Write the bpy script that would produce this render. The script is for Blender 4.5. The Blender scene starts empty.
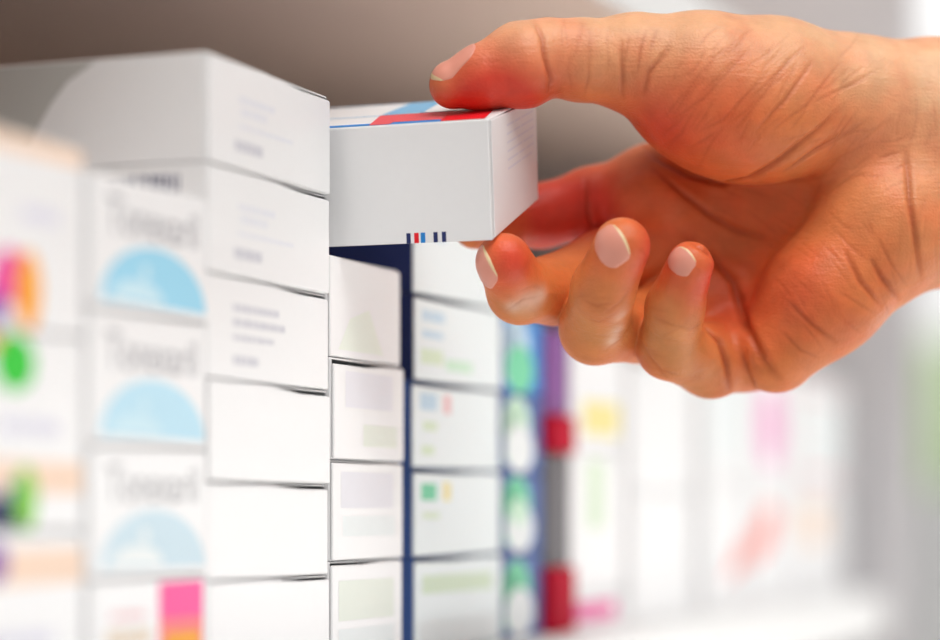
import bpy, bmesh, math, random
import numpy as np
from mathutils import Vector, Matrix
from mathutils.bvhtree import BVHTree

random.seed(7)
sc = bpy.context.scene
COL = sc.collection
CM = 0.01
EYE = 1.137                     # eye height of the camera above the shop floor (m)
F = 2500.0                      # focal length in pixels
CX, CY = 470.0, 510.0           # principal point: level camera with a lens shift

# ------------------------------------------------------------------ helpers
def W(X, Y, Z):
    """centimetres, measured from the eye -> metres in the shop"""
    return Vector((X*CM, Y*CM, Z*CM + EYE))

def P(px, py, d):
    return np.array([(px-CX)/F*d, d, (CY-py)/F*d])

U = np.array([0.360, 0.933]); U /= np.linalg.norm(U)       # along the shelf, away from the camera
N = np.array([-U[1], U[0]])                                # into the shelf
O = np.array([-5.83, 55.0])
ALPHA = math.atan2(U[1], U[0])
SHELF = -3.75

def S(s, t, z):
    q = O + s*U + t*N
    return np.array([q[0], q[1], z])

def ray_at_s(px, py, s):
    """where the line of sight through px,py meets the upright plane s"""
    a = (px-CX)/F
    b = O + s*U
    t = (a*b[1]-b[0])/(N[0]-a*N[1])
    q = b + t*N
    return np.array([q[0], q[1], (CY-py)/F*q[1]])

def nodes(m):
    m.use_nodes = True
    nt = m.node_tree
    return nt, nt.nodes['Principled BSDF']

MATS = {}
def mat(name, rgb, rough=0.5, noise=0.0, scale=40.0, bump=0.0, metal=0.0, coat=0.0, spec=0.5):
    if name in MATS: return MATS[name]
    m = bpy.data.materials.new(name)
    nt, b = nodes(m)
    b.inputs['Roughness'].default_value = rough
    b.inputs['Metallic'].default_value = metal
    b.inputs['Coat Weight'].default_value = coat
    b.inputs['Specular IOR Level'].default_value = spec
    tc = nt.nodes.new('ShaderNodeTexCoord')
    nz = nt.nodes.new('ShaderNodeTexNoise'); nz.inputs['Scale'].default_value = scale
    nz.inputs['Detail'].default_value = 4
    nt.links.new(tc.outputs['Object'], nz.inputs['Vector'])
    mr = nt.nodes.new('ShaderNodeMapRange')
    mr.inputs['To Min'].default_value = 1-noise; mr.inputs['To Max'].default_value = 1+noise*0.4
    nt.links.new(nz.outputs['Fac'], mr.inputs['Value'])
    mx = nt.nodes.new('ShaderNodeMix'); mx.data_type = 'RGBA'; mx.blend_type = 'MULTIPLY'
    mx.inputs['Factor'].default_value = 1
    mx.inputs[6].default_value = (*rgb, 1)
    nt.links.new(mr.outputs['Result'], mx.inputs[7])
    nt.links.new(mx.outputs[2], b.inputs['Base Color'])
    if bump:
        bp = nt.nodes.new('ShaderNodeBump'); bp.inputs['Strength'].default_value = bump
        bp.inputs['Distance'].default_value = 0.0003
        nt.links.new(nz.outputs['Fac'], bp.inputs['Height'])
        nt.links.new(bp.outputs['Normal'], b.inputs['Normal'])
    MATS[name] = m
    return m

def paper(name, rgb): return mat('print_'+name, rgb, rough=0.5, noise=0.02, scale=300, spec=0.3)
WHITE = mat('white_carton', (0.86, 0.86, 0.87), rough=0.38, noise=0.015, scale=500, bump=0.05)
COOL = mat('cool_white_carton', (0.79,0.87,0.89), rough=0.4, noise=0.015, scale=500, bump=0.05)
INK = {
 'grey': paper('grey', (0.36,0.36,0.38)), 'palegrey': paper('palegrey', (0.62,0.62,0.68)),
 'sidegrey': paper('sidegrey', (0.50,0.50,0.48)),
 'text': paper('text', (0.33,0.33,0.36)),
 'dome': paper('dome', (0.33,0.67,0.86)), 'dome_glare': paper('dome_glare', (0.50,0.76,0.90)), 'dome_heavy_glare': paper('dome_heavy_glare', (0.60,0.76,0.85)),
 'dome_light': paper('dome_light', (0.60,0.82,0.92)),
 'barcode': paper('barcode', (0.02,0.03,0.13)),
 'pink': paper('pink', (0.95,0.08,0.34)), 'salmon': paper('salmon', (0.95,0.20,0.22)), 'peach': paper('peach', (0.93,0.70,0.55)),
 'orange': paper('orange', (0.95,0.38,0.01)), 'magenta': paper('magenta', (0.85,0.06,0.34)), 'violet': paper('violet', (0.20,0.06,0.40)),
 'green': paper('green', (0.02,0.58,0.03)), 'lime': paper('lime', (0.22,0.60,0.05)),
 'navy': paper('navy', (0.015,0.025,0.11)), 'blue': paper('blue', (0.02,0.24,0.66)), 'midblue': paper('midblue', (0.07,0.14,0.40)),
 'skyblue': paper('skyblue', (0.22,0.48,0.72)), 'red': paper('red', (0.80,0.01,0.02)), 'softred': paper('softred', (0.80,0.10,0.12)),
 'mint': paper('mint', (0.16,0.66,0.38)), 'palemint': paper('palemint', (0.60,0.85,0.66)), 'palegreen': paper('palegreen', (0.70,0.84,0.64)),
 'paleblue': paper('paleblue', (0.52,0.70,0.84)), 'lilac': paper('lilac', (0.72,0.71,0.84)), 'rose': paper('rose', (0.85,0.50,0.52)),
 'crimson': mat('print_crimson', (0.50,0.001,0.025), rough=.7, noise=.02, scale=300, spec=.1), 'purple': paper('purple', (0.20,0.035,0.26)), 'slate': paper('slate', (0.10,0.09,0.10)), 'lilac_reflection': paper('lilac_reflection', (0.81,0.81,0.87)), 'green_reflection': paper('green_reflection', (0.82,0.87,0.79)),
 'yellow': paper('yellow', (0.90,0.78,0.30)), 'coral': paper('coral', (0.92,0.22,0.17)), 'orchid': paper('orchid', (0.88,0.33,0.62)),
 'faint': paper('faint', (0.79,0.80,0.86)), 'beige': paper('beige', (0.80,0.66,0.50)), 'cloud': paper('cloud', (0.84,0.89,0.90)),
}

def add_obj(name, me, mats, parent=None, smooth=False):
    for m in mats: me.materials.append(m)
    if smooth:
        for p in me.polygons: p.use_smooth = True
    o = bpy.data.objects.new(name, me); COL.objects.link(o)
    if parent is not None: o.parent = parent
    return o

def tag(o, label, cat, group=None):
    o['label'] = label; o['category'] = cat
    if group: o['group'] = group
    return o

def bm_box(bm, x0, x1, y0, y1, z0, z1, bevel=0.0, mi=0, seg=2):
    g = bmesh.ops.create_cube(bm, size=1.0)
    for v in g['verts']:
        v.co = Vector((x0+(v.co.x+.5)*(x1-x0), y0+(v.co.y+.5)*(y1-y0), z0+(v.co.z+.5)*(z1-z0)))
    fs = {f for v in g['verts'] for f in v.link_faces}
    for f in fs: f.material_index = mi
    if bevel:
        es = list({e for v in g['verts'] for e in v.link_edges})
        r = bmesh.ops.bevel(bm, geom=es, offset=bevel, segments=seg, affect='EDGES', profile=0.5)
        for f in r['faces']: f.material_index = mi
    return g

class Sheet:
    """collects printed shapes, polygons with an ink each, given in face coordinates (cm)"""
    def __init__(self): self.polys = []      # (points2d, ink, layer)
    def poly(self, pts, ink, layer=0): self.polys.append((pts, ink, layer)); return self
    def rect(self, x0, x1, z0, z1, ink, layer=0): return self.poly([(x0,z0),(x1,z0),(x1,z1),(x0,z1)], ink, layer)
    def disc(self, x, z, rx, rz, ink, layer=0, a0=0, a1=360):
        n = 32
        return self.poly([(x+rx*math.cos(math.radians(a0+(a1-a0)*i/(n-1))), z+rz*math.sin(math.radians(a0+(a1-a0)*i/(n-1)))) for i in range(n)], ink, layer)
    def text(self, s, x, z, size, ink, layer=0, sx=1.0):
        cu = bpy.data.curves.new('txt', 'FONT'); cu.body = s; cu.size = size; cu.resolution_u = 3
        ob = bpy.data.objects.new('txt', cu)
        me = bpy.data.meshes.new_from_object(ob)
        for p in me.polygons:
            self.poly([(x+me.vertices[i].co.x*sx, z+me.vertices[i].co.y) for i in p.vertices], ink, layer)
        bpy.data.objects.remove(ob); bpy.data.curves.remove(cu); bpy.data.meshes.remove(me)
        return self
    def lines(self, x0, x1, z, h, ink, seed, gap=0.05, layer=0):
        """a line of small illegible print: word-like dashes"""
        r = random.Random(seed); x = x0
        while x < x1-0.05:
            w = min(r.uniform(.10,.34), x1-x)
            self.rect(x, x+w, z, z+h, ink, layer); x += w + gap
        return self

def put_sheet(bm, sheet, mats, f, step=0.004):
    """f(a, b, lift) -> Vector"""
    for pts, ink, layer in sheet.polys:
        m = INK[ink]
        if m not in mats: mats.append(m)
        vs = [bm.verts.new(f(a, b, step*(1+layer))) for a, b in pts]
        try:
            fc = bm.faces.new(vs); fc.material_index = mats.index(m)
        except ValueError: pass

def to_mesh(name, bm, scale=CM):
    me = bpy.data.meshes.new(name)
    for v in bm.verts: v.co *= scale
    bm.normal_update(); bm.to_mesh(me); bm.free()
    return me

def carton(label, s0, s1, z0, z1, L, t0=0.0, front=None, side=None, body=None, lidm=None, group=None, slit=(0.0,0.10), proud=0.03, yaw=0.0, lid=True):
    """a folding carton: tube with walls and an open end, closed by a tuck lid (front = print on the lid, side = print on the side facing down the shelf)"""
    body = body or WHITE; lidm = lidm or WHITE
    w, h = s1-s0, z1-z0
    c = S((s0+s1)/2, t0+L/2, z0)
    root = bpy.data.objects.new('medicine_carton', None); COL.objects.link(root)
    root.empty_display_size = 0.01
    root.location = W(*c); root.rotation_euler = (0,0,ALPHA+math.radians(yaw))
    tag(root, label, 'medicine box', group)
    # body: a box whose near end is hollowed so the tuck lid can shut into it
    bm = bmesh.new(); mats = [body]
    bm_box(bm, -w/2, w/2, -L/2, L/2, 0, h)
    bm.faces.ensure_lookup_table()
    end = [f for f in bm.faces if f.normal.y < -0.9][0]
    outer = list(bm.edges)
    bmesh.ops.bevel(bm, geom=outer, offset=0.045, segments=2, affect='EDGES', profile=0.5)
    bm.faces.ensure_lookup_table()
    end = max((f for f in bm.faces if f.normal.y < -0.99), key=lambda f: f.calc_area())
    bmesh.ops.inset_region(bm, faces=[end], thickness=0.03)
    for v in end.verts: v.co.y += 1.2
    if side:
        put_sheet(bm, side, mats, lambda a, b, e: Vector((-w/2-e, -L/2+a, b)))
    add_obj('carton_body', to_mesh('carton_body', bm), mats, root)
    # lid
    bm = bmesh.new(); mats = [lidm]
    g = bm_box(bm, -w/2+.012, w/2-.012, -L/2-proud-.05, -L/2-.003, .012, h-.015, bevel=0.045, seg=3)
    bmesh.ops.bisect_plane(bm, geom=bm.verts[:]+bm.edges[:]+bm.faces[:], plane_co=(-.05*w,0,0), plane_no=(1,0,0))
    bmesh.ops.bisect_plane(bm, geom=bm.verts[:]+bm.edges[:]+bm.faces[:], plane_co=(.12*w,0,0), plane_no=(1,0,0))
    bmesh.ops.bisect_plane(bm, geom=bm.verts[:]+bm.edges[:]+bm.faces[:], plane_co=(.25*w,0,0), plane_no=(1,0,0))
    for v in bm.verts:                                # the top fold dips where the slit shows
        if v.co.z > h-.1:
            k = (v.co.x+w/2)/w; k = min(max((k-.45)/.3,0),1); k = k*k*(3-2*k)
            v.co.z -= slit[0]*(1-k)+slit[1]*k
    if front:
        put_sheet(bm, front, mats, lambda a, b, e: Vector((-w/2+a, -L/2-proud-.05-e, b)))
    add_obj('tuck_lid', to_mesh('tuck_lid', bm), mats, root)
    return root

# ------------------------------------------------------------------ the stacks
Wd = 5.24
# stack at the left edge of the picture (nearest)
gz = [7.2, 3.45, -0.4, SHELF]
grp = 'tall cartons of the nearest stack'
fr = Sheet()
fr.rect(0,5.9,3.35,3.68,'peach').disc(3.2,.45,.85,1.05,'magenta',0,0,180).disc(3.85,.75,.46,.78,'orange',1).rect(2.0,3.0,.03,.6,'violet',1).lines(3.6,5.0,2.1,.28,'lilac',1)
carton('white carton with magenta and orange print, topmost at the far left edge', -11.4, -5.45, gz[1], gz[0], 11, front=fr, group=grp, slit=(0,0.04))
fr = Sheet()
fr.disc(3.35,3.2,.75,.55,'green').rect(1.0,2.9,3.4,3.7,'orange').lines(2.8,5.0,1.85,.3,'lilac',2).rect(0,5.9,.7,1.35,'peach').rect(1.2,3.6,.05,.65,'navy',1).disc(3.75,.62,.42,.62,'lime',2).rect(3.0,3.7,.1,.9,'midblue',1)
carton('white carton with bright green print, middle of the far left stack', -11.4, -5.45, gz[2], gz[1]-.01, 11, front=fr, group=grp, slit=(0,0.04))
fr = Sheet()
fr.rect(0,5.9,2.3,3.0,'peach').disc(2.5,2.75,.6,.4,'violet',1).lines(2.4,4.8,1.1,.3,'lilac',4)
carton('white and peach carton, lowest of the far left stack', -11.4, -5.45, gz[3]+.01, gz[2]-.01, 11, front=fr, group=grp, slit=(0,0.04))

# stack with the blue domes
tz = [6.84, 4.10, 1.33, -1.40, SHELF]
grp = 'cartons printed with a blue dome'
nm = ['topmost of three', 'middle of three', 'lowest of three, paled by painted glare']
for i, (dm, dl) in enumerate((('dome','dome_light'), ('dome_glare','dome_light'), ('dome_heavy_glare','cloud'))):  # lower domes use paler inks, glare put into their colour
    z1, z0 = tz[i]-(.01 if i else 0), tz[i+1]+.01
    fr = Sheet()
    fr.disc(2.78, .18, 2.3, 1.22, dm, 0, 0, 180)
    fr.disc(2.0, .24, 1.15, .42, dl, 1, 0, 180).rect(2.2,2.5,.7,1.0,dl,1)
    fr.text('Tonexaril', .75, 1.56, 1.12, ('text','text','grey')[i], 0, .92)
    carton('white carton with grey lettering over a blue dome, '+nm[i], -5.22, -.05, z0, z1, 9.5, t0=(0.0,.03,.015)[i], front=fr, group=grp, slit=(0.03,0.03))
fr = Sheet()
fr.rect(2.95,4.95,.05,2.22,'salmon').rect(2.95,4.95,1.45,2.22,'pink',1).rect(3.2,4.8,.65,1.15,'orange',1).rect(2.95,4.95,.05,.4,'pink',1)
fr.lines(.7,2.6,.95,.34,'beige',6).lines(.9,2.4,1.5,.15,'rose',9)
carton('white carton with a pink and orange end band, below the blue dome stack', -5.22, -.05, SHELF, tz[4-1]-.01, 9.5, front=fr, slit=(0.03,0.03))

# stack of plain white cartons beside the dome stack
az = [10.10, 7.68, 5.26, 2.92, .63, -1.58, SHELF]
nth = ['topmost', 'second', 'third', 'fourth', 'fifth', 'lowest']
grp = 'white cartons of the tallest stack'
desc = ['white carton with faint grey print and grey side, topmost of the tallest stack',
        'white carton with faint print and a barcode on its side, second in the tallest stack',
        'white carton with rows of faint print, third from top in the tallest stack',
        'blank white carton with an open slit at its lid, fourth in the tallest stack',
        'blank white carton, second from the bottom of the tallest stack',
        'blank white carton, lowest of the tallest stack']
for i in range(6):
    z1, z0 = az[i]-(.01 if i else 0), az[i+1]+(.01 if i<5 else 0)
    fr = Sheet(); sd = None
    if i < 2:
        fr.lines(1.5,3.4,1.50,.15,'faint',20+i).lines(1.6,3.0,1.22,.18,'faint',30+i).lines(1.5,4.4,.92,.10,'faint',40+i).lines(1.3,2.7,.40,.24,'palegrey',50+i,.04)
    elif i == 2:
        fr.lines(1.3,3.7,1.55,.16,'palegrey',61).lines(1.3,4.0,1.22,.16,'palegrey',62).lines(1.3,3.4,.90,.12,'palegrey',63).lines(1.3,2.6,.35,.2,'palegrey',64)
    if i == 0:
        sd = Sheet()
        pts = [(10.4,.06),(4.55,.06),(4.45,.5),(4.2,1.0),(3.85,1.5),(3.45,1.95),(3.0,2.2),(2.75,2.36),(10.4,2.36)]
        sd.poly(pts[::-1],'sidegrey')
    if i == 1:
        sd = Sheet(); x = .62; r = random.Random(4)
        while x < 3.0:
            wv = r.choice((.05,.09,.14)); sd.rect(x, x+wv, 1.74, 2.16, 'barcode'); x += wv + r.choice((.04,.07,.1))
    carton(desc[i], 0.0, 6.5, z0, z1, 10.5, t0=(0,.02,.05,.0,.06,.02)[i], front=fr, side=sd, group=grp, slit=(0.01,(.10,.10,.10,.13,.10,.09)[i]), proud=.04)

# stack under the held carton
cz = [6.28, 3.76, 1.24, -1.26, SHELF]
grp = 'pale cartons under the held carton'
for i in range(4):
    z1, z0 = cz[i]-(.01 if i else 0), cz[i+1]+(.01 if i<3 else 0)
    fr = Sheet()  # pale lilac and green shapes paint reflections onto the lids
    if i == 0: fr.poly([(.5,.2),(3.3,.2),(2.4,1.3),(1.2,1.0)],'green_reflection')
    if i == 1: fr.rect(.7,3.7,1.3,2.2,'lilac_reflection').rect(1.8,4.0,.35,.9,'green_reflection')
    if i == 2: fr.rect(.5,3.8,1.3,2.2,'lilac_reflection').rect(.6,3.9,.6,1.1,'cloud')
    if i == 3: fr.rect(.4,3.9,1.0,2.0,'green_reflection').rect(.4,3.9,.3,.8,'cloud')
    carton('white carton with pale reflections painted on its end, %s of the stack under the held carton' % ('topmost','second','third','lowest')[i], 6.72, 11.2, z0, z1, 10, t0=(.1,.0,.03,.05)[i], front=fr, group=grp, slit=((.02,.04),(.14,.06),(.05,.03),(.08,.02))[i])

# navy cartons with white ends
dz = [8.07, 5.76, 3.45, 1.12, -1.25, SHELF]
grp = 'navy cartons with white ends'
for i in range(5):
    z1, z0 = dz[i]-(.01 if i else 0), dz[i+1]+(.01 if i<4 else 0)
    fr = Sheet()
    if i == 1: fr.lines(.5,2.1,1.6,.28,'paleblue',71).lines(.5,2.0,1.15,.2,'paleblue',72).rect(.4,2.0,.45,.85,'palegreen').rect(2.2,4.2,.35,.65,'palemint')
    if i == 2: fr.rect(.5,1.7,1.55,2.0,'paleblue').rect(2.2,2.7,1.5,2.0,'rose').rect(.7,1.7,1.0,1.25,'palegreen').rect(.6,1.5,.35,.6,'palegreen')
    if i == 3: fr.rect(.5,1.6,1.5,1.95,'mint').rect(2.1,2.6,1.5,2.0,'yellow').lines(.6,1.8,1.0,.18,'palegreen',73)
    if i == 4: fr.rect(.5,5.8,1.5,2.0,'palegreen').rect(.4,6.0,.1,.8,'cloud')
    if i == 0: fr.lines(.5,2.2,1.5,.3,'paleblue',77)
    carton('navy carton with a white end and small %s print, %s of its stack' % (('blue','topmost'),('blue and green','second'),('blue and red','third'),('green and yellow','fourth'),('pale green','lowest'))[i],
           11.95, 18.55, z0, z1, 10, t0=(.02,.0,.06,.03,.0)[i], front=fr, group=grp, lidm=COOL, body=INK['navy'] if i<2 else INK['midblue'], slit=(.10,.04))  # lower bodies lighter blue: the light on them is put into the colour

# blue cartons with green and white discs
ez = [5.72, 3.38, 1.05, -1.30, SHELF]
grp = 'blue cartons with green and white discs'
for i in range(4):
    z1, z0 = ez[i]-(.01 if i else 0), ez[i+1]+(.01 if i<3 else 0)
    fr = Sheet()
    fr.rect(0.06,3.3,.06,z1-z0-.1,'blue' if i==0 else 'midblue').rect(.08,1.15,.3,2.0,('paleblue','palemint','mint','mint')[i],1)
    fr.disc(1.1,1.45,1.15,.82,('paleblue','palemint','mint','mint')[i],1)
    fr.disc(1.35,.75,1.2,.72,('mint','cloud','cloud','cloud')[i],2)
    if i == 2: fr.disc(1.25,1.25,.8,.4,'palemint',3)
    carton('blue carton with green and white discs, %s of its stack' % ('topmost','second','third','lowest')[i], 18.7, 22.0, z0, z1, 9, front=fr, group=grp, body=INK['midblue'], lidm=INK['midblue'], slit=(0,0))

# narrow coloured cartons beyond
fz = [(5.5,2.9,'purple','purple carton, topmost of the narrow coloured stack'), (2.89,1.75,'crimson','thin dark red carton below the purple one'),
      (1.74,-1.75,'slate','grey carton between two dark red cartons'), (-1.76,SHELF,'crimson','dark red carton lowest of the narrow coloured stack')]
for z1, z0, ink, lab in fz:
    carton(lab, 22.12, 24.25, z0, z1, 8, t0=(-.35 if ink=='crimson' else -.1), body=INK[ink], lidm=INK[ink], slit=(0,0), group='narrow coloured cartons')

# blurred white cartons further along the shelf
far = [
 (24.7,30.2,[(5.5,1.9,'white carton with a yellow band, next to the narrow coloured stack',Sheet().rect(1.2,5.0,.5,1.6,'yellow')),
             (1.89,-2.6,'tall white carton with a pale green stripe, below the yellow-banded one',Sheet().rect(1.6,3.4,2.0,4.2,'palegreen')),
             (-2.61,SHELF,'flat white carton with a pink band, lowest beside the coloured stack',Sheet().rect(.3,4.6,.25,.8,'magenta'))]),
 (31.0,38.5,[(5.0,.6,'large blank white carton, upper of the second blurred stack',None),(.59,SHELF,'large blank white carton, lower of the second blurred stack',None)]),
 (40.0,46.0,[(6.0,1.0,'white carton with pale blue front, left of the pink-marked one',Sheet().rect(1,5,1,4,'cloud')),(.99,SHELF,'white carton with a slanted coral corner, left of the coral-marked one',Sheet().poly([(3.0,1.0),(5.9,1.6),(5.9,2.9),(4.2,2.0)],'coral'))]),
 (46.6,53.5,[(6.2,1.0,'white carton with a pink oval, nearer the shelf post',Sheet().disc(3.3,2.4,1.7,1.7,'orchid')),(.99,SHELF,'white carton with a coral blaze, nearer the shelf post',Sheet().poly([(.2,1.5),(3.2,2.3),(4.4,3.7),(2.6,4.1),(.2,2.6)],'coral'))]),
 (54.5,63.5,[(5.8,.8,'beige white carton, upper one against the shelf post',Sheet().rect(.5,8,.5,4.4,'rose').rect(.9,8,.8,4.2,'cloud',1)),(.79,SHELF,'beige white carton, lower one against the shelf post',Sheet().rect(.5,5,2.3,4.0,'peach'))]),
]
for s0, s1, boxes in far:
    for z1, z0, lab, fr in boxes:
        carton(lab, s0, s1, z0, z1, 11, front=fr, slit=(0,0.05), group='blurred white cartons along the shelf')

# ------------------------------------------------------------------ the carton being pulled out
ends = {  # outer end corners: near/rear x bottom/top
 'nt': ray_at_s(488.5,119,6.85), 'nb': ray_at_s(492.5,240.5,7.15), 'rb': ray_at_s(538,200,10.35), 'rt': ray_at_s(535.5,95,10.15)}
LEN = 8.9
N3 = np.array([N[0],N[1],0.0])
cen = sum(ends.values())/4 + N3*LEN/2
root = bpy.data.objects.new('medicine_carton', None); COL.objects.link(root); root.location = W(*cen); root.empty_display_size = .01
tag(root, 'white carton with red and blue printed top, pulled out by the hand', 'medicine box')
def hp(a, b, c):
    """a 0..1 bottom-top, b 0..1 near-rear, c cm from the outer end inwards -> local cm"""
    p = (1-a)*((1-b)*ends['nb']+b*ends['rb']) + a*((1-b)*ends['nt']+b*ends['rt'])
    return Vector(p + N3*c - cen)
bm = bmesh.new(); mats = [WHITE]
vs = {}
for a in (0,1):
    for b in (0,1):
        for c in (0,1): vs[a,b,c] = bm.verts.new(hp(a,b,c*LEN))
quad = lambda *k: bm.faces.new([vs[i] for i in k])
quad((0,0,0),(0,0,1),(1,0,1),(1,0,0)); quad((0,1,0),(1,1,0),(1,1,1),(0,1,1))
quad((1,0,0),(1,0,1),(1,1,1),(1,1,0)); quad((0,0,0),(0,1,0),(0,1,1),(0,0,1))
quad((0,0,1),(0,1,1),(1,1,1),(1,0,1)); endf = quad((0,0,0),(1,0,0),(1,1,0),(0,1,0))
bmesh.ops.recalc_face_normals(bm, faces=bm.faces)
bmesh.ops.bevel(bm, geom=list(bm.edges), offset=.035, segments=2, affect='EDGES', profile=.5)
nrm_out = Vector(-N3)
endf = max((f for f in bm.faces if f.normal.dot(nrm_out) > .8), key=lambda f: f.calc_area())
bmesh.ops.inset_region(bm, faces=[endf], thickness=.03)
for v in endf.verts: v.co += Vector(N3)*.8
top_n = (hp(1,1,0)-hp(1,0,0)).cross(hp(1,0,1)-hp(1,0,0)).normalized()
if top_n.z < 0: top_n = -top_n
near_n = (hp(1,0,0)-hp(0,0,0)).cross(hp(0,0,1)-hp(0,0,0)).normalized()
if near_n.y > 0: near_n = -near_n
# print on the top: x = cm inwards from the outer end, y = 0 near edge .. 1 rear edge
t = Sheet()
t.rect(1.2,8.8,.012,.10,'blue',1).rect(3.3,8.8,.43,.455,'skyblue')
t.poly([(.12,.02),(1.27,.02),(1.62,.44),(.40,.44)],'red',2).poly([(1.27,.10),(2.6,.10),(2.62,.02),(3.15,.02),(3.45,.44),(1.62,.44)],'softred',2)
t.poly([(2.35,.48),(3.45,.46),(3.35,.97),(2.5,.97)],'skyblue',1).rect(.2,2.4,.455,.475,'navy',1).rect(.2,8.8,.975,.992,'skyblue')
put_sheet(bm, t, mats, lambda a, b, e: hp(1,b,a)+top_n*e)
m_ = Sheet()
for x, w_, ink in ((2.13,.11,'barcode'),(1.92,.12,'red'),(1.75,.12,'blue'),(1.42,.11,'barcode'),(1.20,.11,'barcode')):
    m_.rect(x-w_/2+.05,x+w_/2+.05,.004,.09,ink)
put_sheet(bm, m_, mats, lambda a, b, e: hp(b,0,a)+near_n*e)
add_obj('carton_body', to_mesh('carton_body', bm), mats, root)
bm = bmesh.new(); mats = [WHITE]
lv = []
for c in (-.03,.04):
    for a, b in ((.012,.03),(.985,.03),(.965,.985),(.015,.985)): lv.append(bm.verts.new(hp(a,b,c)))
for k in ((0,1,2,3),(7,6,5,4),(0,4,5,1),(1,5,6,2),(2,6,7,3),(3,7,4,0)): bm.faces.new([lv[i] for i in k])
bmesh.ops.recalc_face_normals(bm, faces=bm.faces)
bmesh.ops.bevel(bm, geom=list(bm.edges), offset=.022, segments=2, affect='EDGES', profile=.5)
e_ = Sheet()
for k in range(6): e_.lines(.34,.92,.86-.075*k,.022,'faint',90+k,.02)
put_sheet(bm, e_, mats, lambda a, b, e: hp(b,a,-.03-e))
add_obj('tuck_lid', to_mesh('tuck_lid', bm), mats, root)

# ------------------------------------------------------------------ the hand
H = 0.042
lo = np.array([-2.2, 56.8, 1.9]); hi = np.array([16.2, 68.6, 13.2])
nx, ny, nz = (np.ceil((hi-lo)/H)).astype(int)
gx = (lo[0]+H*np.arange(nx)).astype(np.float32)[:,None,None]
gy = (lo[1]+H*np.arange(ny)).astype(np.float32)[None,:,None]
gz_ = (lo[2]+H*np.arange(nz)).astype(np.float32)[None,None,:]
BIG = np.float32(3.0)

def J(px, py, d, r): return (P(px,py,d).astype(np.float32), np.float32(r*d/F))

def region(points, pad):
    p = np.array(points); a = p.min(0)-pad; b = p.max(0)+pad
    i0 = np.clip(np.floor((a-lo)/H).astype(int),0,[nx,ny,nz]); i1 = np.clip(np.ceil((b-lo)/H).astype(int)+1,0,[nx,ny,nz])
    return tuple(slice(i0[k],i1[k]) for k in range(3))

def smin(a, b, k):
    h = np.maximum(k-np.abs(a-b),0)/k
    return np.minimum(a,b)-h*h*k*0.25

def cone(sl, j0, j1):
    (a,ra),(b,rb) = j0, j1
    x = gx[sl[0]]; y = gy[:,sl[1]]; z = gz_[:,:,sl[2]]
    ab = b-a; L2 = float(ab@ab)
    t = np.clip(((x-a[0])*ab[0]+(y-a[1])*ab[1]+(z-a[2])*ab[2])/L2,0,1)
    return np.sqrt((x-a[0]-t*ab[0])**2+(y-a[1]-t*ab[1])**2+(z-a[2]-t*ab[2])**2)-(ra+t*(rb-ra))

def chain(joints, k=0.3, pad=1.3):
    f = np.full((nx,ny,nz), BIG, np.float32)
    for j0, j1 in zip(joints[:-1], joints[1:]):
        r = max(j0[1],j1[1])
        sl = region([j0[0],j1[0]], r+pad)
        d = cone(sl, j0, j1)
        f[sl] = smin(f[sl], d, k) if k else np.minimum(f[sl], d)
    return f

def ellipsoid(f, c, axes, radii, k, pad=1.2):
    c = np.asarray(c,np.float32); R = max(radii)
    sl = region([c], R+pad)
    x = gx[sl[0]]-c[0]; y = gy[:,sl[1]]-c[1]; z = gz_[:,:,sl[2]]-c[2]
    k0 = 0; k1 = 0
    for ax, r in zip(axes, radii):
        q = (x*ax[0]+y*ax[1]+z*ax[2])
        k0 = k0+(q/r)**2; k1 = k1+(q/(r*r))**2
    k0 = np.sqrt(k0); k1 = np.sqrt(k1)+1e-6
    d = k0*(k0-1)/k1
    f[sl] = smin(f[sl], d.astype(np.float32), k)

HAND = dict(
 thumb = [J(453,85,61.3,24),J(484,77,61.3,32),J(522,65,61.4,42),J(548,57,61.6,37),J(580,60,61.8,40),J(636,63,62.1,46)],
 index = [J(474,229,63.7,20),J(502,226,64.4,25),J(542,216,65.2,31),J(592,203,65.3,35),J(655,190,65.2,41)],
 middle= [J(504,261,60.9,28),J(520,291,61.9,32),J(554,290,63.1,34),J(602,265,64.2,34),J(692,234,65.3,40)],
 ring  = [J(622,246,60.2,28.5),J(603,290,61.0,31.5),J(595,329,62.4,34.5),J(640,327,63.7,35),J(716,294,65.1,39)],
 little= [J(690,265,60.7,23.5),J(675,307,61.5,28.5),J(669,347,62.6,31.5),J(711,360,63.7,37),J(744,347,64.6,41)],
)
# palm
palm = chain([J(636,63,62.1,46),J(700,79,62.4,63),J(770,93,63.0,71),J(850,109,63.8,69),J(935,107,64.4,64),J(1130,102,65.4,68)],0.6)
def join(j, k): 
    global palm
    palm = smin(palm, chain(j, 0.5), k)
join([J(1130,236,65.4,68),J(935,219,64.4,64),J(885,228,63.7,70),J(822,297,63.4,58),J(776,350,63.5,43)],0.8)
join([J(1130,168,65.4,86),J(935,162,64.6,74),J(850,175,65.0,60)],1.0)
for m in ((655,190,65.2,41),(692,234,65.4,42),(716,294,65.4,42),(744,342,64.9,41)):
    join([J(860,180,65.3,56),J(*m)],0.7)
join([J(655,190,65.4,40),J(692,234,65.5,40),J(716,294,65.3,40),J(744,342,64.8,40)],0.5)
# thenar mound
a1 = P(860,140,62.6)-P(640,85,62.0); a1/=np.linalg.norm(a1)
a2 = np.array([0,1,0])-a1*a1[1]; a2/=np.linalg.norm(a2); a3 = np.cross(a1,a2)
ellipsoid(palm, P(735,108,62.5), (a1,a2,a3), (2.75,1.75,1.85), 0.5)
# pads at the roots of the fingers
ellipsoid(palm, P(655,205,64.6), (np.array([1,0,0]),np.array([0,1,0]),np.array([0,0,1])), (1.3,1.1,1.1), 0.4)

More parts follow.
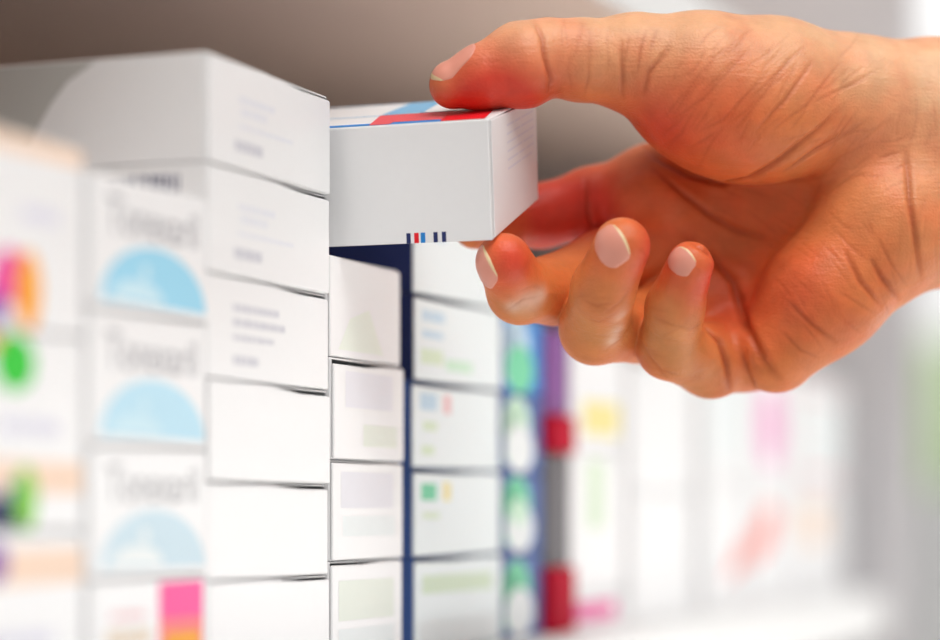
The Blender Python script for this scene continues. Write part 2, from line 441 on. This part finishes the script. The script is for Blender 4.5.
hand = palm
for name, js in HAND.items():
    f = chain(js, 0.22)
    root_p = js[-1][0]
    dist = np.sqrt((gx-root_p[0])**2+(gy-root_p[1])**2+(gz_-root_p[2])**2)
    k = np.clip(0.55-(dist-1.0)*0.35, 0.06, 0.55).astype(np.float32)
    hand = smin(hand, f, k)

def surface_nets(f):
    s = f < 0
    c = [s[i:nx-1+i, j:ny-1+j, k:nz-1+k] for i in (0,1) for j in (0,1) for k in (0,1)]
    cnt = sum(x.astype(np.int8) for x in c)
    act = (cnt>0)&(cnt<8)
    idx = np.argwhere(act)
    ids = np.full(act.shape, -1, np.int32); ids[act] = np.arange(len(idx))
    corners = np.array([(i,j,k) for i in (0,1) for j in (0,1) for k in (0,1)])
    vals = np.stack([f[idx[:,0]+o[0], idx[:,1]+o[1], idx[:,2]+o[2]] for o in corners],1)
    acc = np.zeros((len(idx),3)); n = np.zeros(len(idx))
    for e0 in range(8):
        for e1 in range(e0+1,8):
            if np.abs(corners[e0]-corners[e1]).sum()!=1: continue
            v0, v1 = vals[:,e0], vals[:,e1]
            m = (v0<0)!=(v1<0)
            t = np.where(m, v0/np.where(m, v0-v1, 1), 0)
            p = corners[e0]+t[:,None]*(corners[e1]-corners[e0])
            acc += np.where(m[:,None], p, 0); n += m
    verts = (idx+acc/n[:,None])*H+lo
    quads = []
    for ax in range(3):
        sl0 = [slice(1,-1)]*3; sl1 = [slice(1,-1)]*3
        sl0[ax] = slice(0,-1); sl1[ax] = slice(1,None)
        a = s[tuple(sl0)]; b = s[tuple(sl1)]
        e = np.argwhere(a!=b); flip = a[a!=b]
        off = np.ones(3,int); off[ax] = 0
        e = e+off
        b1, b2 = [(1,2),(2,0),(0,1)][ax]
        d1 = np.zeros(3,int); d1[b1]=1; d2 = np.zeros(3,int); d2[b2]=1
        g = lambda q: ids[q[:,0],q[:,1],q[:,2]]
        q = np.stack([g(e-d1-d2),g(e-d2),g(e),g(e-d1)],1)
        q[~flip] = q[~flip][:,::-1]
        quads.append(q)
    return verts, np.concatenate(quads)

V, Q = surface_nets(hand)
Q = Q[(Q>=0).all(1)]

def adjacency_smooth(V, Q, it, lam=0.5):
    e = np.concatenate([Q[:,[0,1]],Q[:,[1,2]],Q[:,[2,3]],Q[:,[3,0]]])
    e = np.concatenate([e,e[:,::-1]])
    for i in range(it):
        acc = np.zeros_like(V); n = np.zeros(len(V))
        for k in range(3): acc[:,k] = np.bincount(e[:,0], V[e[:,1],k], len(V))
        n = np.bincount(e[:,0], minlength=len(V))
        V = V+lam*(acc/n[:,None]-V)
    return V
V = adjacency_smooth(V, Q, 3)

def vnormals(V, Q):
    n = np.cross(V[Q[:,2]]-V[Q[:,0]], V[Q[:,3]]-V[Q[:,1]])
    vn = np.zeros_like(V)
    for c in range(4):
        for k in range(3): vn[:,k] += np.bincount(Q[:,c], n[:,k], len(V))
    return vn/(np.linalg.norm(vn,axis=1)[:,None]+1e-9)
VN = vnormals(V, Q)
bvh = BVHTree.FromPolygons([Vector(v) for v in V], [tuple(q) for q in Q])

def on_skin(px, py):
    d = Vector(((px-CX)/F,1.0,(CY-py)/F)).normalized()
    r = bvh.ray_cast(Vector((0,0,0)), d)
    return None if r[0] is None else np.array(r[0])

# creases: points where they lie on the skin, width and depth in cm
CREASES = [
 ([(534,22),(542,37),(545,59),(551,80),(549,93)],.07,.07,1.0), ([(589,53),(589,76),(584,97)],.05,.03,.6),
 ([(621,42),(622,70),(622,98)],.06,.05,.8), ([(629,37),(624,62)],.05,.03,.6), ([(646,31),(641,48),(637,72)],.05,.04,.7),
 ([(657,30),(650,49)],.05,.03,.5), ([(670,48),(649,73),(643,95)],.06,.05,.8), ([(671,41),(647,76)],.05,.03,.6),
 ([(699,74),(675,113)],.05,.03,.6), ([(750,48),(702,100),(672,120)],.05,.03,.6), ([(768,72),(723,120),(701,131)],.05,.035,.7),
 ([(806,45),(764,86),(747,103)],.05,.035,.7), ([(812,62),(785,100),(757,131)],.06,.045,.8), ([(840,62),(806,106),(775,128)],.05,.04,.7),
 ([(735,60),(700,95)],.045,.025,.5), ([(722,50),(690,85)],.045,.025,.5), ([(790,60),(745,118),(735,130)],.045,.03,.6),
 ([(878,69),(847,86),(812,103)],.05,.04,.7), ([(868,78),(838,92)],.05,.03,.6), ([(720,130),(690,148)],.045,.025,.5),
 ([(634,137),(658,158),(689,175),(723,183),(751,178),(775,164),(799,145),(823,127),(843,108)],.09,.09,1.0),
 ([(654,168),(678,189),(709,214),(737,230),(770,240)],.09,.07,1.0),
 ([(785,172),(815,150),(845,133)],.06,.05,.8), ([(800,160),(838,140),(870,118)],.05,.04,.6),
 ([(680,234),(709,252),(734,281),(745,324),(763,360),(781,381)],.12,.14,1.0),
 ([(702,324),(720,342),(727,367),(730,392)],.08,.09,1.0), ([(741,353),(748,372),(755,390)],.07,.06,.8),
 ([(905,150),(908,175),(910,202),(914,227),(917,252),(921,278)],.08,.09,1.0), ([(880,158),(905,150)],.05,.03,.6), ([(895,170),(908,163)],.05,.03,.6),
 ([(845,252),(860,281),(881,306)],.07,.06,.9), ([(871,259),(881,277),(899,299)],.07,.06,.9), ([(788,302),(812,325),(835,342)],.06,.05,.8),
 ([(838,291),(874,313)],.05,.03,.6), ([(877,235),(890,262),(906,285)],.05,.03,.6), ([(780,330),(800,350),(818,358)],.05,.04,.7),
 ([(868,220),(875,240)],.04,.02,.5), ([(586,181),(588,211),(593,233)],.07,.07,.8),
 ([(583,300),(597,306),(612,303)],.05,.025,.5), ([(585,318),(600,322),(618,312)],.05,.02,.4), ([(655,318),(672,325),(692,330)],.05,.025,.5),
 ([(645,352),(662,370),(680,376)],.05,.03,.6), ([(640,340),(655,364),(672,384)],.05,.025,.5),
 ([(518,292),(532,286),(545,291)],.05,.03,.4), ([(505,312),(522,300),(540,296)],.05,.025,.4), ([(690,330),(704,322)],.05,.03,.5),
 ([(607,312),(621,302),(630,290)],.05,.04,.5), ([(605,350),(620,340),(630,325)],.05,.04,.4),
]
CREASES = [(p, w_, d_, c_) if w_ > .055 else (p, .040, d_*.55, c_*.95) for p, w_, d_, c_ in CREASES]
rs = random.Random(11)
def fine(n, box, ang, spread, lmin, lmax, amp):
    for i in range(n):                      # fine skin lines
        x = rs.uniform(box[0],box[2]); y = rs.uniform(box[1],box[3]); th = math.radians(ang+rs.gauss(0,spread)); l = rs.uniform(lmin,lmax)
        dx, dy = math.cos(th)*l/2, -math.sin(th)*l/2; bx = rs.uniform(-.12,.12)*l
        CREASES.append(([(x-dx,y-dy),(x+bx*.5,y+bx),(x+dx,y+dy)], .036, .012*amp, rs.uniform(.25,.5)*amp))
fine(46, (660,35,850,150), 50, 9, 20, 55, 1.0)
fine(16, (790,120,905,200), 28, 12, 20, 50, .9)
fine(22, (780,220,900,345), -52, 10, 18, 45, .9)
fine(12, (700,190,800,250), -28, 10, 20, 50, .8)
fine(10, (560,28,640,95), 88, 10, 15, 35, .8)
fine(12, (895,60,940,270), 82, 10, 20, 50, .7)
fine(8, (580,290,630,350), 5, 12, 12, 25, .7); fine(8, (645,305,700,375), -10, 12, 12, 25, .7)
disp = np.zeros(len(V)); dark = np.zeros(len(V))
for pts, w_, dep, col in CREASES:
    dense = []
    for (x0,y0),(x1,y1) in zip(pts[:-1],pts[1:]):
        n = max(2,int(math.hypot(x1-x0,y1-y0)/2.0))
        for i in range(n): dense.append((x0+(x1-x0)*i/n, y0+(y1-y0)*i/n))
    dense.append(pts[-1])
    d3 = []
    M = len(dense)
    for i,(x,y) in enumerate(dense):
        q = on_skin(x,y)
        if q is not None: d3.append((*q, math.sin(math.pi*min(max((i+.6)/(M+.2),0),1))**0.5))
    if not d3: continue
    d3 = np.array(d3)
    near = np.where(((V>d3[:,:3].min(0)-.5)&(V<d3[:,:3].max(0)+.5)).all(1))[0]
    if not len(near): continue
    dd = np.sqrt(((V[near][:,None,:]-d3[None,:,:3])**2).sum(2))
    j = dd.argmin(1); dm = dd[np.arange(len(near)),j]; amp = d3[j,3]
    disp[near] -= dep*amp*np.exp(-(dm/w_)**2) - dep*.10*amp*np.exp(-((dm-2.2*w_)/(1.1*w_))**2)
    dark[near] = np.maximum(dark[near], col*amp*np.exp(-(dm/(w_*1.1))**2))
V = V + VN*disp[:,None]

# skin tint: flushed finger pads and palm, paler wrist and thumb back with top light painted in
def blob(px,py,d,r): 
    q = P(px,py,d); return np.exp(-((V-q)**2).sum(1)/(r*r))
flush_shade = sum(a*blob(*b) for a,b in [(1.0,(480,100,61,1.1)),(.8,(520,98,61,1.1)),(.7,(655,130,61.5,1.1)),(.35,(720,130,61,1.6)),(.9,(512,262,60.3,.8)),
    (1.0,(645,250,60.2,.8)),(1.0,(708,276,60.8,.75)),(1.2,(552,215,64.6,1.4)),(.6,(610,205,64.6,1.1)),(.6,(735,310,63.8,1.1)),(.5,(800,290,62.2,1.3)),(.3,(680,200,64,1.5))])
flush_shade = np.clip(flush_shade,0,1)  # flush of the pads, plus shade around the index painted deep red
toplit = np.clip(np.clip((V[:,2]-9.6)/2.2,0,1)*.8+blob(960,110,63,3.2)*.7,0,1)
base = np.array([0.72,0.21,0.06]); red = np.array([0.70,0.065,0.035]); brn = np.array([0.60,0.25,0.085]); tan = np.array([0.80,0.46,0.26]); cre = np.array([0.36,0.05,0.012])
colr = base[None]*(1-toplit[:,None])+tan[None]*toplit[:,None]
dorsal = np.clip(sum(blob(*q) for q in [(600,330,61.5,.9),(600,295,60.6,.7),(665,350,61.8,.8),(670,312,61,.7),(520,310,61.4,.6),(705,375,62.8,.9)]),0,1)*.8
colr = colr*(1-dorsal[:,None])+brn[None]*dorsal[:,None]
colr = colr*(1-flush_shade[:,None])+red[None]*flush_shade[:,None]
sheen = np.clip(.45*sum(np.exp(-((V-on_skin(x_,y_))**2).sum(1)/(r_*r_)) for x_,y_,r_ in [(621,316,.22),(618,330,.22),(613,341,.18),(528,301,.32),(541,295,.22),(512,307,.2)]),0,.6)  # pale knuckle spots: white sheen put into the skin colour
colr = colr*(1-sheen[:,None])+np.array([0.86,0.66,0.55])[None]*sheen[:,None]
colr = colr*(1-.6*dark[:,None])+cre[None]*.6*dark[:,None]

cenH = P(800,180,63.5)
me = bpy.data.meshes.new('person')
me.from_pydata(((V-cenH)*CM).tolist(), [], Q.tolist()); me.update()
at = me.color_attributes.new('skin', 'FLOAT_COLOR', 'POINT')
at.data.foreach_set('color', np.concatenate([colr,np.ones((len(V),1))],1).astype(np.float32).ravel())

sk = bpy.data.materials.new('skin'); nt, b = nodes(sk)
ca = nt.nodes.new('ShaderNodeVertexColor'); ca.layer_name = 'skin'
tc = nt.nodes.new('ShaderNodeTexCoord')
nz1 = nt.nodes.new('ShaderNodeTexNoise'); nz1.inputs['Scale'].default_value = 170; nz1.inputs['Detail'].default_value = 3
vo = nt.nodes.new('ShaderNodeTexVoronoi'); vo.inputs['Scale'].default_value = 1500
wv = nt.nodes.new('ShaderNodeTexNoise'); wv.inputs['Scale'].default_value = 600; wv.inputs['Detail'].default_value = 5
for n_ in (nz1,vo,wv): nt.links.new(tc.outputs['Object'], n_.inputs['Vector'])
mr = nt.nodes.new('ShaderNodeMapRange'); mr.inputs['From Min'].default_value=.3; mr.inputs['From Max'].default_value=.7; mr.inputs['To Min'].default_value=.90; mr.inputs['To Max'].default_value=1.07
nt.links.new(nz1.outputs['Fac'], mr.inputs['Value'])
mx = nt.nodes.new('ShaderNodeMix'); mx.data_type='RGBA'; mx.blend_type='MULTIPLY'; mx.inputs['Factor'].default_value=1
nt.links.new(ca.outputs['Color'], mx.inputs[6]); nt.links.new(mr.outputs['Result'], mx.inputs[7])
nz2 = nt.nodes.new('ShaderNodeTexNoise'); nz2.inputs['Scale'].default_value = 75; nz2.inputs['Detail'].default_value = 4
nt.links.new(tc.outputs['Object'], nz2.inputs['Vector'])
mr2 = nt.nodes.new('ShaderNodeMapRange'); mr2.inputs['From Min'].default_value=.42; mr2.inputs['From Max'].default_value=.68; mr2.inputs['To Max'].default_value=.55
nt.links.new(nz2.outputs['Fac'], mr2.inputs['Value'])
mx2 = nt.nodes.new('ShaderNodeMix'); mx2.data_type='RGBA'; mx2.blend_type='MULTIPLY'
mx2.inputs[7].default_value=(1.0,.66,.62,1)
nt.links.new(mr2.outputs['Result'], mx2.inputs['Factor']); nt.links.new(mx.outputs[2], mx2.inputs[6])
nt.links.new(mx2.outputs[2], b.inputs['Base Color'])
mp = nt.nodes.new('ShaderNodeMapping'); mp.inputs['Rotation'].default_value=(0,math.radians(48),0); mp.inputs['Scale'].default_value=(120,500,900)
nt.links.new(tc.outputs['Object'], mp.inputs['Vector'])
cr = nt.nodes.new('ShaderNodeTexNoise'); cr.inputs['Scale'].default_value=1.0; cr.inputs['Detail'].default_value=3; cr.inputs['Distortion'].default_value=.6
nt.links.new(mp.outputs['Vector'], cr.inputs['Vector'])
bp0 = nt.nodes.new('ShaderNodeBump'); bp0.inputs['Strength'].default_value=.30; bp0.inputs['Distance'].default_value=.0006
nt.links.new(cr.outputs['Fac'], bp0.inputs['Height'])
ad = nt.nodes.new('ShaderNodeMath'); ad.operation='ADD'
nt.links.new(vo.outputs['Distance'], ad.inputs[0]); nt.links.new(wv.outputs['Fac'], ad.inputs[1])
bp = nt.nodes.new('ShaderNodeBump'); bp.inputs['Strength'].default_value=.22; bp.inputs['Distance'].default_value=.0004
nt.links.new(bp0.outputs['Normal'], bp.inputs['Normal']); nt.links.new(ad.outputs[0], bp.inputs['Height']); nt.links.new(bp.outputs['Normal'], b.inputs['Normal'])
b.inputs['Roughness'].default_value=.42
b.inputs['Specular IOR Level'].default_value=.3
b.inputs['Subsurface Weight'].default_value=.12
b.inputs['Subsurface Radius'].default_value=(1.0,.32,.16)
b.inputs['Subsurface Scale'].default_value=.0035
person = add_obj('person', me, [sk], None, smooth=True)
person.location = W(*cenH)
tag(person, 'bare right hand and wrist reaching in from the right, thumb and fingers gripping a carton', 'person')

# finger nails
NAILM = mat('nail', (0.76,0.31,0.23), rough=.3, noise=.03, scale=200)
EDGE = mat('nail_edge', (0.80,0.62,0.36), rough=.35, noise=.03, scale=200)
bvh2 = BVHTree.FromPolygons([Vector(v) for v in V], [tuple(q) for q in Q])
def nail(edge, base, hw, a=None, n=None, length=None, off=0.0):
    """a nail plate lying on the skin: middle of the free edge, middle of the root (picture points on the skin), half width in cm"""
    E3 = on_skin(*edge)
    if a is None:
        B3 = on_skin(*base)
        c = bvh2.find_nearest(Vector((E3+B3)/2)); n = np.array(c[1])
        a = E3-B3
    else:
        a = np.array(a,float); a /= np.linalg.norm(a); B3 = E3-a*length; n = np.array(n,float)
    L = np.linalg.norm(E3-B3); a = (E3-B3)/L
    n = n-a*(n@a); n /= np.linalg.norm(n); bb = np.cross(a,n); B3 = B3+bb*off; E3 = E3+bb*off
    nu, nv = 25, 20
    G = np.zeros((nv,nu,3)); last = None
    for iv in range(nv):
        v = iv/(nv-1)
        wd = 1.0
        if v < .35: wd = math.sqrt(max(0.05,1-((.35-v)/.35)**2*.85))
        if v > .72: wd = math.sqrt(1-((v-.72)/.28)**2*.38)
        for iu in range(nu):
            u = -1+2*iu/(nu-1)
            o = B3+a*L*(v+(.16*(1-u*u) if v > .5 else 0)*(v-.5)*2)+bb*hw*wd*u
            h = bvh2.ray_cast(Vector(o+n*1.2), Vector(-n), 2.4)
            if h[0] is None: G[iv,iu] = np.nan
            else: G[iv,iu] = np.array(h[0])+n*(.014+.016*(1-u*u))
    bm = bmesh.new()
    topv = [[bm.verts.new(Vector(G[i,j]-cenH)) if not np.isnan(G[i,j,0]) else None for j in range(nu)] for i in range(nv)]
    lowv = [[bm.verts.new(Vector(G[i,j]-cenH-n*.05)) if not np.isnan(G[i,j,0]) else None for j in range(nu)] for i in range(nv)]
    cnt = {}
    for i in range(nv-1):
        mi = 1 if i >= nv-2 else 0
        for j in range(nu-1):
            k = [(i,j),(i,j+1),(i+1,j+1),(i+1,j)]
            if any(topv[p][q] is None for p,q in k): continue
            f = bm.faces.new([topv[p][q] for p,q in k]); f.material_index = mi; f.smooth = True
            f = bm.faces.new([lowv[p][q] for p,q in k[::-1]]); f.material_index = mi; f.smooth = True
            for e0,e1 in zip(k,k[1:]+k[:1]): cnt[frozenset((e0,e1))] = (cnt.get(frozenset((e0,e1)),(0,))[0]+1,e0,e1,mi)
    for c,e0,e1,mi in cnt.values():
        if c == 1:
            f = bm.faces.new([topv[e0[0]][e0[1]],topv[e1[0]][e1[1]],lowv[e1[0]][e1[1]],lowv[e0[0]][e0[1]]]); f.material_index = mi
    bmesh.ops.delete(bm, geom=[v for v in bm.verts if not v.link_faces], context='VERTS')
    bmesh.ops.recalc_face_normals(bm, faces=bm.faces)
    return add_obj('fingernail', to_mesh('fingernail', bm), [NAILM,EDGE], person)
nail((619.5,239),(598,255),.50)
nail((686,253),(673,271),.37)
nail((486,262),None,.50,a=(.35,-.85,.40),n=(-.85,-.30,-.45),length=.8)
nail((441,81.5),None,.46,a=(-.91,0,-.40),n=(-.36,-.40,.84),length=1.12,off=.37)

# ------------------------------------------------------------------ shelving and the shop
shelfm = mat('white_shelf', (0.82,0.82,0.82), rough=.35, noise=.03, scale=8)
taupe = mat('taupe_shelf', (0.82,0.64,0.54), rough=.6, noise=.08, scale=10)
brown = mat('brown_back', (0.42,0.32,0.25), rough=.6, noise=.08, scale=10)
postm = mat('grey_post', (0.57,0.56,0.58), rough=.45, noise=.04, scale=10)
unit = bpy.data.objects.new('shelving_unit', None); COL.objects.link(unit)
mid = S(0,12,0); unit.location = (mid[0]*CM, mid[1]*CM, 0); unit.rotation_euler = (0,0,ALPHA)
tag(unit, 'white shop shelving with taupe upper shelf holding the stacked cartons', 'shelf')
def upart(name, s0,s1,t0,t1,z0,z1,m,bev=.15):
    bm = bmesh.new(); bm_box(bm, s0,s1,t0-12,t1-12,z0+EYE/CM,z1+EYE/CM,bevel=bev)
    return add_obj(name, to_mesh(name,bm), [m], unit)
upart('shelf_board', -60,65.9,-1.6,26,SHELF-2.2,SHELF-.015,shelfm)
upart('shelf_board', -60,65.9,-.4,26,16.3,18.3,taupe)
upart('front_edge', -60,65.9,-.75,-.42,16.25,18.4,shelfm,.06)
upart('shelf_board', -60,65.9,-1.6,26,-36,-34,shelfm)
upart('back_panel', -60,65.9,26,27.2,-EYE/CM,60,brown)
upart('upright_post', 65.95,66.8,-2.8,27.2,-EYE/CM,60,postm)

def struct(name, lo_, hi_, m, bev=0):
    bm = bmesh.new(); c = [(lo_[i]+hi_[i])/2 for i in range(3)]
    bm_box(bm, lo_[0]-c[0],hi_[0]-c[0],lo_[1]-c[1],hi_[1]-c[1],lo_[2]-c[2],hi_[2]-c[2],bevel=bev)
    o = add_obj(name, to_mesh(name,bm,1.0), [m]); o.location = c; o['kind'] = 'structure'; return o
floorm = mat('pale_floor', (0.84,0.82,0.79), rough=.3, noise=.06, scale=3)
wallm = mat('white_wall', (0.88,0.88,0.88), rough=.7, noise=.02, scale=4)
struct('floor', (-3,-2,-.05), (4,4.6,0), floorm)
struct('wall_far', (-3,4.5,0), (4,4.6,3.0), wallm)
gm = mat('pale_green_panel', (0.58,0.78,0.40), rough=.5, noise=.05, scale=6)
root = bpy.data.objects.new('display_stand', None); COL.objects.link(root)
q = P(960,430,220); root.location = (q[0]*CM, q[1]*CM, 0)
tag(root, 'blurred pale green display stand beyond the grey shelf post', 'display stand')
bm = bmesh.new(); bm_box(bm,-3.2,30,-2,2,EYE/CM+2,EYE/CM+15,bevel=.4); add_obj('green_panel', to_mesh('green_panel',bm), [gm], root)
bm = bmesh.new(); bm_box(bm,-2.6,29.5,-12,12,0,EYE/CM+2,bevel=.4); add_obj('stand_base', to_mesh('stand_base',bm), [shelfm], root)

# ------------------------------------------------------------------ light
w = bpy.data.worlds.new('shop_light'); sc.world = w; w.use_nodes = True
bg = w.node_tree.nodes['Background']; bg.inputs['Color'].default_value=(1,.99,.98,1); bg.inputs['Strength'].default_value=.36
def area(name, loc, aim, sx, sy, power, colr=(1,1,1)):
    l = bpy.data.lights.new(name,'AREA'); l.shape='RECTANGLE'; l.size=sx; l.size_y=sy; l.energy=power; l.color=colr
    o = bpy.data.objects.new(name,l); COL.objects.link(o); o.location=loc
    o.rotation_euler = (Vector(aim)-Vector(loc)).to_track_quat('-Z','Y').to_euler(); return o
T0 = (0.05,.62,1.2)
area('unseen_overhead_light', (.40,-.15,2.7), T0, 1.2,1.2, 30, (1,.98,.95))
area('window_light', (2.2,2.3,.75), T0, 1.6,1.2, 19, (1,.99,.98))
area('unseen_overhead_light', (.8,3.2,2.8), (.6,4.5,1.3), 1.5,1.0, 28)
area('unseen_overhead_light', (1.35,.6,2.75), (1.35,.6,0), 1.0,1.0, 24, (1,.98,.95)).data.spread = math.radians(60)  # added lamp: narrow beam bounced off the floor to brighten the upper shelf

# ------------------------------------------------------------------ camera
cam = bpy.data.cameras.new('camera'); co = bpy.data.objects.new('camera',cam); COL.objects.link(co)
co.location = (0,0,EYE); co.rotation_euler = (math.pi/2,0,0)
cam.sensor_fit='HORIZONTAL'; cam.sensor_width=36; cam.lens=F/940*36
cam.shift_y = (CY-320)/940; cam.clip_start=.01
cam.dof.use_dof=True; cam.dof.focus_distance=.613; cam.dof.aperture_fstop=3.6; cam.dof.aperture_blades=0
sc.camera = co
vs_ = sc.view_settings
vs_.view_transform='Standard'; vs_.look='None'; vs_.gamma=1; vs_.exposure=0.0; vs_.use_curve_mapping=False
